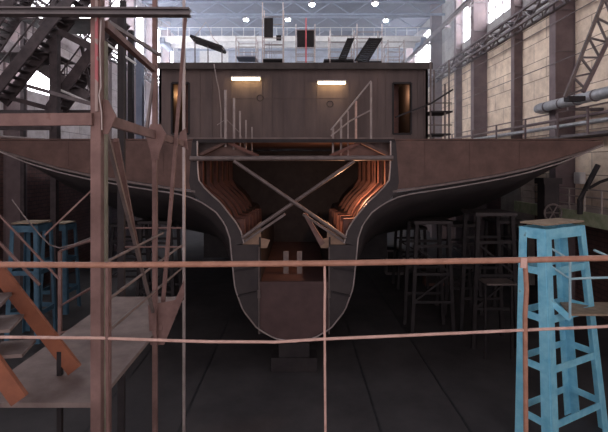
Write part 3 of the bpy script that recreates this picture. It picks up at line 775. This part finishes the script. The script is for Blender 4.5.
# second frame of posts on the far-left side
x4 = P(60,0,9.0).x
MB().box(x4-.03, x4+.03, 8.97, 9.03, 0, H-1.7).build('post', 'pink', tw_)
x5 = P(121.5,0,9.8).x
MB().box(x5-.07, x5+.07, 9.75, 9.85, 0, H+3.3).build('post', 'dark', tw_)
x6 = P(-40,0,5).x
MB().box(x6-.06, x6+.06, 4.95, 5.05, 0, H+3).build('corner_post', 'pink', tw_)
MB().ibeam(P(-45,15.5,5.0)+Vector((0,-.13,0)), P(193,16.5,5.0)+Vector((0,-.13,0)), .12, .06, .02).build('top_beam', 'beamg', tw_)
MB().bar(P(-45,121,5.0)+Vector((0,-.08,0)), P(96,120,5.0)+Vector((0,-.08,0)), .06, .135).build('front_beam', 'pink', tw_)
MB().bar(P(103,119,5.1), P(155,135,7.45), .05, .13).build('side_beam', 'pink', tw_)
MB().bar(P(155,135,7.55), P(184,144,10.0), .05, .13).build('side_beam', 'pink', tw_)
def gus(pts, y, yy=.02): return MB().poly([P(x,py,y) for x,py in pts], (0,yy,0))
gus([(151,124),(160,124),(166,134),(160,150),(158,160),(152,160),(150,150),(145,134)], 7.4).build('gusset_plate', 'pink', tw_)
gus([(180,132),(186,128),(188,150),(183,146),(178,144)], 9.9).build('gusset_plate', 'pink', tw_)
gus([(148,305),(160,303),(175,300),(184,280),(184,296),(164,345),(150,345)], 7.6).build('gusset_plate', 'pink', tw_)
gus([(100,98),(108,100),(116,116),(108,134),(100,134)], 5.02).build('gusset_plate', 'pink', tw_)
# braces
MB().bar(P(105,128,5.15), P(153,312,7.4), .045, .045).build('brace', 'brace', tw_)
MB().bar(P(116,140,5.6), P(140,262,7.9), .06, .06).build('brace', 'pink', tw_)
MB().bar(P(186,12,10.0), P(161,330,7.6), .06, .06).build('brace', 'pink', tw_)
MB().bar(P(104,24,5.1), P(154,70,7.5), .08, .08).build('brace', 'pink', tw_)
MB().bar(P(155,68,7.5), P(146,135,7.4), .04, .05).build('brace', 'brace', tw_)
MB().bar(P(108,22,5.4), P(160,55,7.5), .04, .05).build('brace', 'brace', tw_)
MB().bar(P(92,190,5.2), P(45,235,5.2), .018, .018).build('brace', 'pink', tw_)
MB().bar(P(-10,205,6), P(60,280,6), .022, .022).build('brace', 'pink', tw_)
MB().bar(P(-5,238,7), P(40,285,7), .035, .035).build('brace', 'pink', tw_)
# rails going back along the tower's side
for a, b in (((104,263,5.2),(163,233,7.9)), ((106,301,5.2),(182,245,10)), ((108,331,5.2),(182,268,10)), ((60,251,9),(92,240,5.4)), ((60,306,9),(93,287,5.4)), ((60,333,9),(93,325,9)), ((118,228,9.8),(184,228,10)), ((118,247,9.8),(184,247,10))):
    MB().tube([P(*a), P(*b)], .02, 8).build('rail', 'brace' if a[0] > 65 and a[0] < 110 else 'pink', tw_)
pz = P(0,298,9.5).z
MB().poly([(P(113,0,9.5).x,9.6,pz), (P(183,0,9.5).x,9.6,pz), (P(183,0,9.5).x+.05,5.3,pz), (P(113,0,9.5).x,5.3,pz)], (0,0,-.06)).build('platform', 'plank', tw_)
MB().box(P(108,0,5.1).x-.02, P(108,0,5.1).x+.02, 5.1, 5.15, 0, H-1.1).build('post', 'pink', tw_)

# sagging cable lower left
pipe('hanging_cable', [P(12,200,8), P(24,216,8), P(40,235,8), P(50,245,8), P(60,248,8), P(75,244,8), P(95,236,8)], .012, 'brace', 'slack grey cable sagging between scaffold members at lower left', 'cable')

# rust stringer with treads, lower left
t = thing('steel_stair', 'orange-rust stair stringer with grey treads in the lower left corner', 'stairs', P(10,400,5.6))
MB().bar(P(-40,222,6.0), P(75,370,6.0), .05, .2).build('stringer', 'orange', t)
MB().bar(P(-80,260,4.9), P(20,400,4.9), .05, .2).build('stringer', 'orange', t)
for px, py in ((2,327),(-10,305),(14,352)):
    a, b = P(px+22,py-12,6.0), P(px-20,py+8,4.9)
    MB().poly([P(px-25,py+4,4.9), P(px+8,py+2,5.0), P(px+22,py-13,5.95), P(px-12,py-11,5.95)], (0,0,-.04)).build('tread', 'plank', t)
sgn = MB().tube([P(-40,222,6.0), P(-40,222,6.0)+Vector((0,0,-6.4+(-0.0)))], .04, 8)
MB().box(P(60,0,6).x-.03, P(60,0,6).x+.03, 5.97, 6.03, 0, P(60,351,6).z).build('prop', 'dark', t)

# big dark stair tower, upper left behind the scaffold
YS = 21.5
t = thing('stair_tower', 'large dark steel stair tower with crossing flights at the upper left', 'stairs', P(55,150,YS))
zfl = 0
for px, y, w, py in ((53,YS,.36,-30),(-25,YS,.36,-30),(53,YS+2.4,.3,20),(22,YS+2.4,.2,20)):
    x = P(px,0,y).x; MB().box(x-w/2, x+w/2, y, y+w, 0 if x < -12.6 else H+1.07, P(0,py,y).z).build('post', 'stair', t)
def flight(a, b, width, y, n, m='stair'):
    fl = MB(); A1, B1 = P(*a, y), P(*b, y); off = Vector((0,width,0))
    fl.bar(A1, B1, .1, .5); fl.bar(A1+off, B1+off, .1, .5)
    o = fl.build('stair_flight', m, t)
    tr = MB()
    for j in range(n):
        p = A1.lerp(B1, (j+.5)/n); tr.box(p.x-.2, p.x+.2, y, y+width, p.z-.03, p.z+.03)
    tr.build('tread', m, o)
    hr = MB(); up_ = Vector((0,0,1.0)); hr.tube([A1+up_, B1+up_], .04, 6)
    for j in range(5): p = A1.lerp(B1, j/4); hr.tube([p, p+up_], .03, 6)
    hr.build('handrail', m, o)
flight((-12,100), (78,-12), 1.1, YS-.6, 16)
flight((50,108), (118,16), 1.1, YS+.6, 14)
flight((-5,38), (88,98), .9, YS+1.6, 12, 'lat')
flight((-30,62), (20,-14), 1.0, YS, 12)
for a, b, y, w in (((28,86),(98,106),YS,.18), ((-8,93),(62,112),YS+.5,.22), ((-8,112),(95,112),YS+2,.2), ((40,22),(96,50),YS,.3), ((-8,2),(40,14),YS+1,.3), ((52,128),(0,128),YS,.2)):
    MB().bar(P(*a, y), P(*b, y), .15, w).build('landing_beam', 'stair' if w != .18 else 'lat', t)
MB().bar(P(80,40,YS+1), P(92,95,YS+1), .12, .1).build('landing_beam', 'stair', t)
MB().bar(P(58,74,YS+.8), P(98,75,YS+.8), .04, .04).build('landing_beam', 'stair', t)
MB().box(P(-20,0,YS).x, P(52,0,YS).x, YS, YS+2.4, P(0,52,YS).z-.06, P(0,52,YS).z).build('landing', 'stair', t)
MB().box(P(20,0,YS).x, P(98,0,YS).x, YS, YS+2.4, P(0,18,YS).z-.08, P(0,18,YS).z).build('landing', 'stair', t)

# posts between stair tower and deckhouse
gl = [(122,20,0,'dark','dark upright pole just right of the foreground tower post'), (139,20.5,58,'bluegrey','blue-grey upright post left of the deckhouse'), (130,21,30,'dark','thin dark upright post left of the blue-grey post')]
for px, y, py, mm, l in gl:
    c0 = P(px, py, y); w = .27 if mm == 'bluegrey' else .22
    t = thing('scaffold_post', l, 'post', (c0.x, y, H+1.07), 'upright posts beside the deckhouse')
    MB().box(c0.x-w/2, c0.x+w/2, y, y+w, H+1.07, c0.z).build('shaft', mm, t)
    MB().box(c0.x-w, c0.x+w, y-.05, y+w+.05, H+1.07, H+1.1).build('base_plate', mm, t)
pipe('strip_pipe', [P(107,44,20), P(136,64,20)], .05, 'white', 'short bright white pipe slanting right of the foreground tower post', 'pipe')
pipe('strip_pipe', [P(60,90,22), P(90,103,22)], .06, 'white', 'short pale slanting pipe left of the foreground tower post', 'pipe')
pipe('strip_pipe', [P(0,137,18.5), P(45,140,18.5)], .07, 'brace', 'long pale pipe lying level on the left hull wing', 'pipe')

# platform the camera stands on, with its guard rail
pd = thing('work_platform', 'steel work platform under the camera behind the guard rail', 'platform', (0, 2, 5.66))
MB().box(-4.6, 4.6, -3, 3.8, 5.6, 5.66).build('deck', 'plank', pd)
for x in (-4.1, 4.1):
    for y in (-2.9, 3.4): MB().box(x-.06, x+.06, y-.06, y+.06, 0, 5.6).build('leg', 'dark', pd)
t = thing('guard_rail', 'worn red-pink guard rail across the whole foreground', 'railing', (0, 3.75, 5.66))
Yg = 3.75
def rail(pts, r, name, m, wob=0):
    Q = [P(x,y,Yg) for x,y in pts]; R = resample(Q, 60)
    R = [p + Vector((0,0,random.uniform(-wob,wob))) for p in R]
    MB().tube(R, r, 12).build(name, m, t, smooth=True)
rail([(-200,264),(-20,264.5),(100,265),(325,263.3),(525,260),(630,257.5),(800,253)], .025, 'handrail', 'rail', .0004)
rail([(-200,336),(-20,337),(100,338),(200,341.5),(275,342),(325,339),(450,333.5),(525,330),(630,325.5),(800,320)], .0125, 'mid_rail', 'rail2', .0005)
for px, w, mm in ((-199,.02,'rail'),(798,.02,'rail'),(324.5,.0105,'rail2'),(525,.02,'rail'),(107,.016,'pink')):
    q = [P(px,262 if px < 700 else 254,Yg), P(px+1.5 if w == .02 else px+.5,290,Yg), P(px,315,Yg)]
    q.append(Vector((P(px+1,0,Yg).x, Yg, 5.66)))
    MB().tube(q, w, 8).build('post', mm, t, smooth=True)
    if px == 525:
        MB().bar(P(px-1,258,Yg-.03), P(px-2,268,Yg-.03), .05, .012).build('clamp', 'rail2', t)

# ------------------------------------------------------------------ light
w = bpy.data.worlds.new('w'); bpy.context.scene.world = w; w.use_nodes = True
bg = w.node_tree.nodes['Background']; bg.inputs[0].default_value = (0.86,0.76,0.79,1); bg.inputs[1].default_value = 1.15

def area(loc, rot, sx, sy, e, col):
    l = bpy.data.lights.new('daylight', 'AREA'); l.shape = 'RECTANGLE'; l.size = sx; l.size_y = sy; l.energy = e; l.color = col
    o = bpy.data.objects.new('daylight', l); C.objects.link(o); o.location = loc; o.rotation_euler = rot; return o
# work lamp inside the hull
def point(px, py, y, e, col, r=.12):
    l = bpy.data.lights.new('work_light', 'POINT'); l.energy = e; l.color = col; l.shadow_soft_size = r
    o = bpy.data.objects.new('work_light', l); C.objects.link(o); o.location = P(px, py, y); return o
point(353, 190, 18.45, 165, (1.0,0.50,0.27))
point(182, 95, 21.5, 12, (1.0,0.55,0.25)); point(400, 95, 22, 14, (1.0,0.6,0.35))

# thin dusty haze in the far hall
hz = bpy.data.materials.new('dusty_haze'); hz.use_nodes = True; nt = hz.node_tree
for n in list(nt.nodes):
    if n.type == 'BSDF_PRINCIPLED': nt.nodes.remove(n)
vs = nt.nodes.new('ShaderNodeVolumeScatter'); vs.inputs['Color'].default_value = (0.80,0.86,1.0,1); vs.inputs['Density'].default_value = 0.011
nt.links.new(vs.outputs[0], [n for n in nt.nodes if n.type == 'OUTPUT_MATERIAL'][0].inputs['Volume'])
M['haze'] = hz
HAZE = True
if HAZE:
    o = MB().box(XL+.02, XW-.02, 34.5, YE-.02, .02, ZC-.02).build('haze', 'haze', origin=(0,34.5,0))
    tag(o, 'bluish dusty haze filling the far end of the hall', 'haze', kind='stuff')

cam = bpy.data.cameras.new('camera'); co = bpy.data.objects.new('camera', cam); C.objects.link(co)
co.location = (0,0,H); co.rotation_euler = (math.pi/2,0,0)
cam.sensor_width = 36; cam.lens = 36*F/608; cam.shift_x = (304-CX)/608; cam.shift_y = -(216-CY)/608
cam.clip_end = 300
S = bpy.context.scene; S.camera = co
S.view_settings.view_transform = 'Standard'; S.view_settings.look = 'None'; S.view_settings.gamma = 1
S.view_settings.use_curve_mapping = False
S.view_settings.exposure = 0.9
S.cycles.max_bounces = 6; S.cycles.volume_bounces = 1
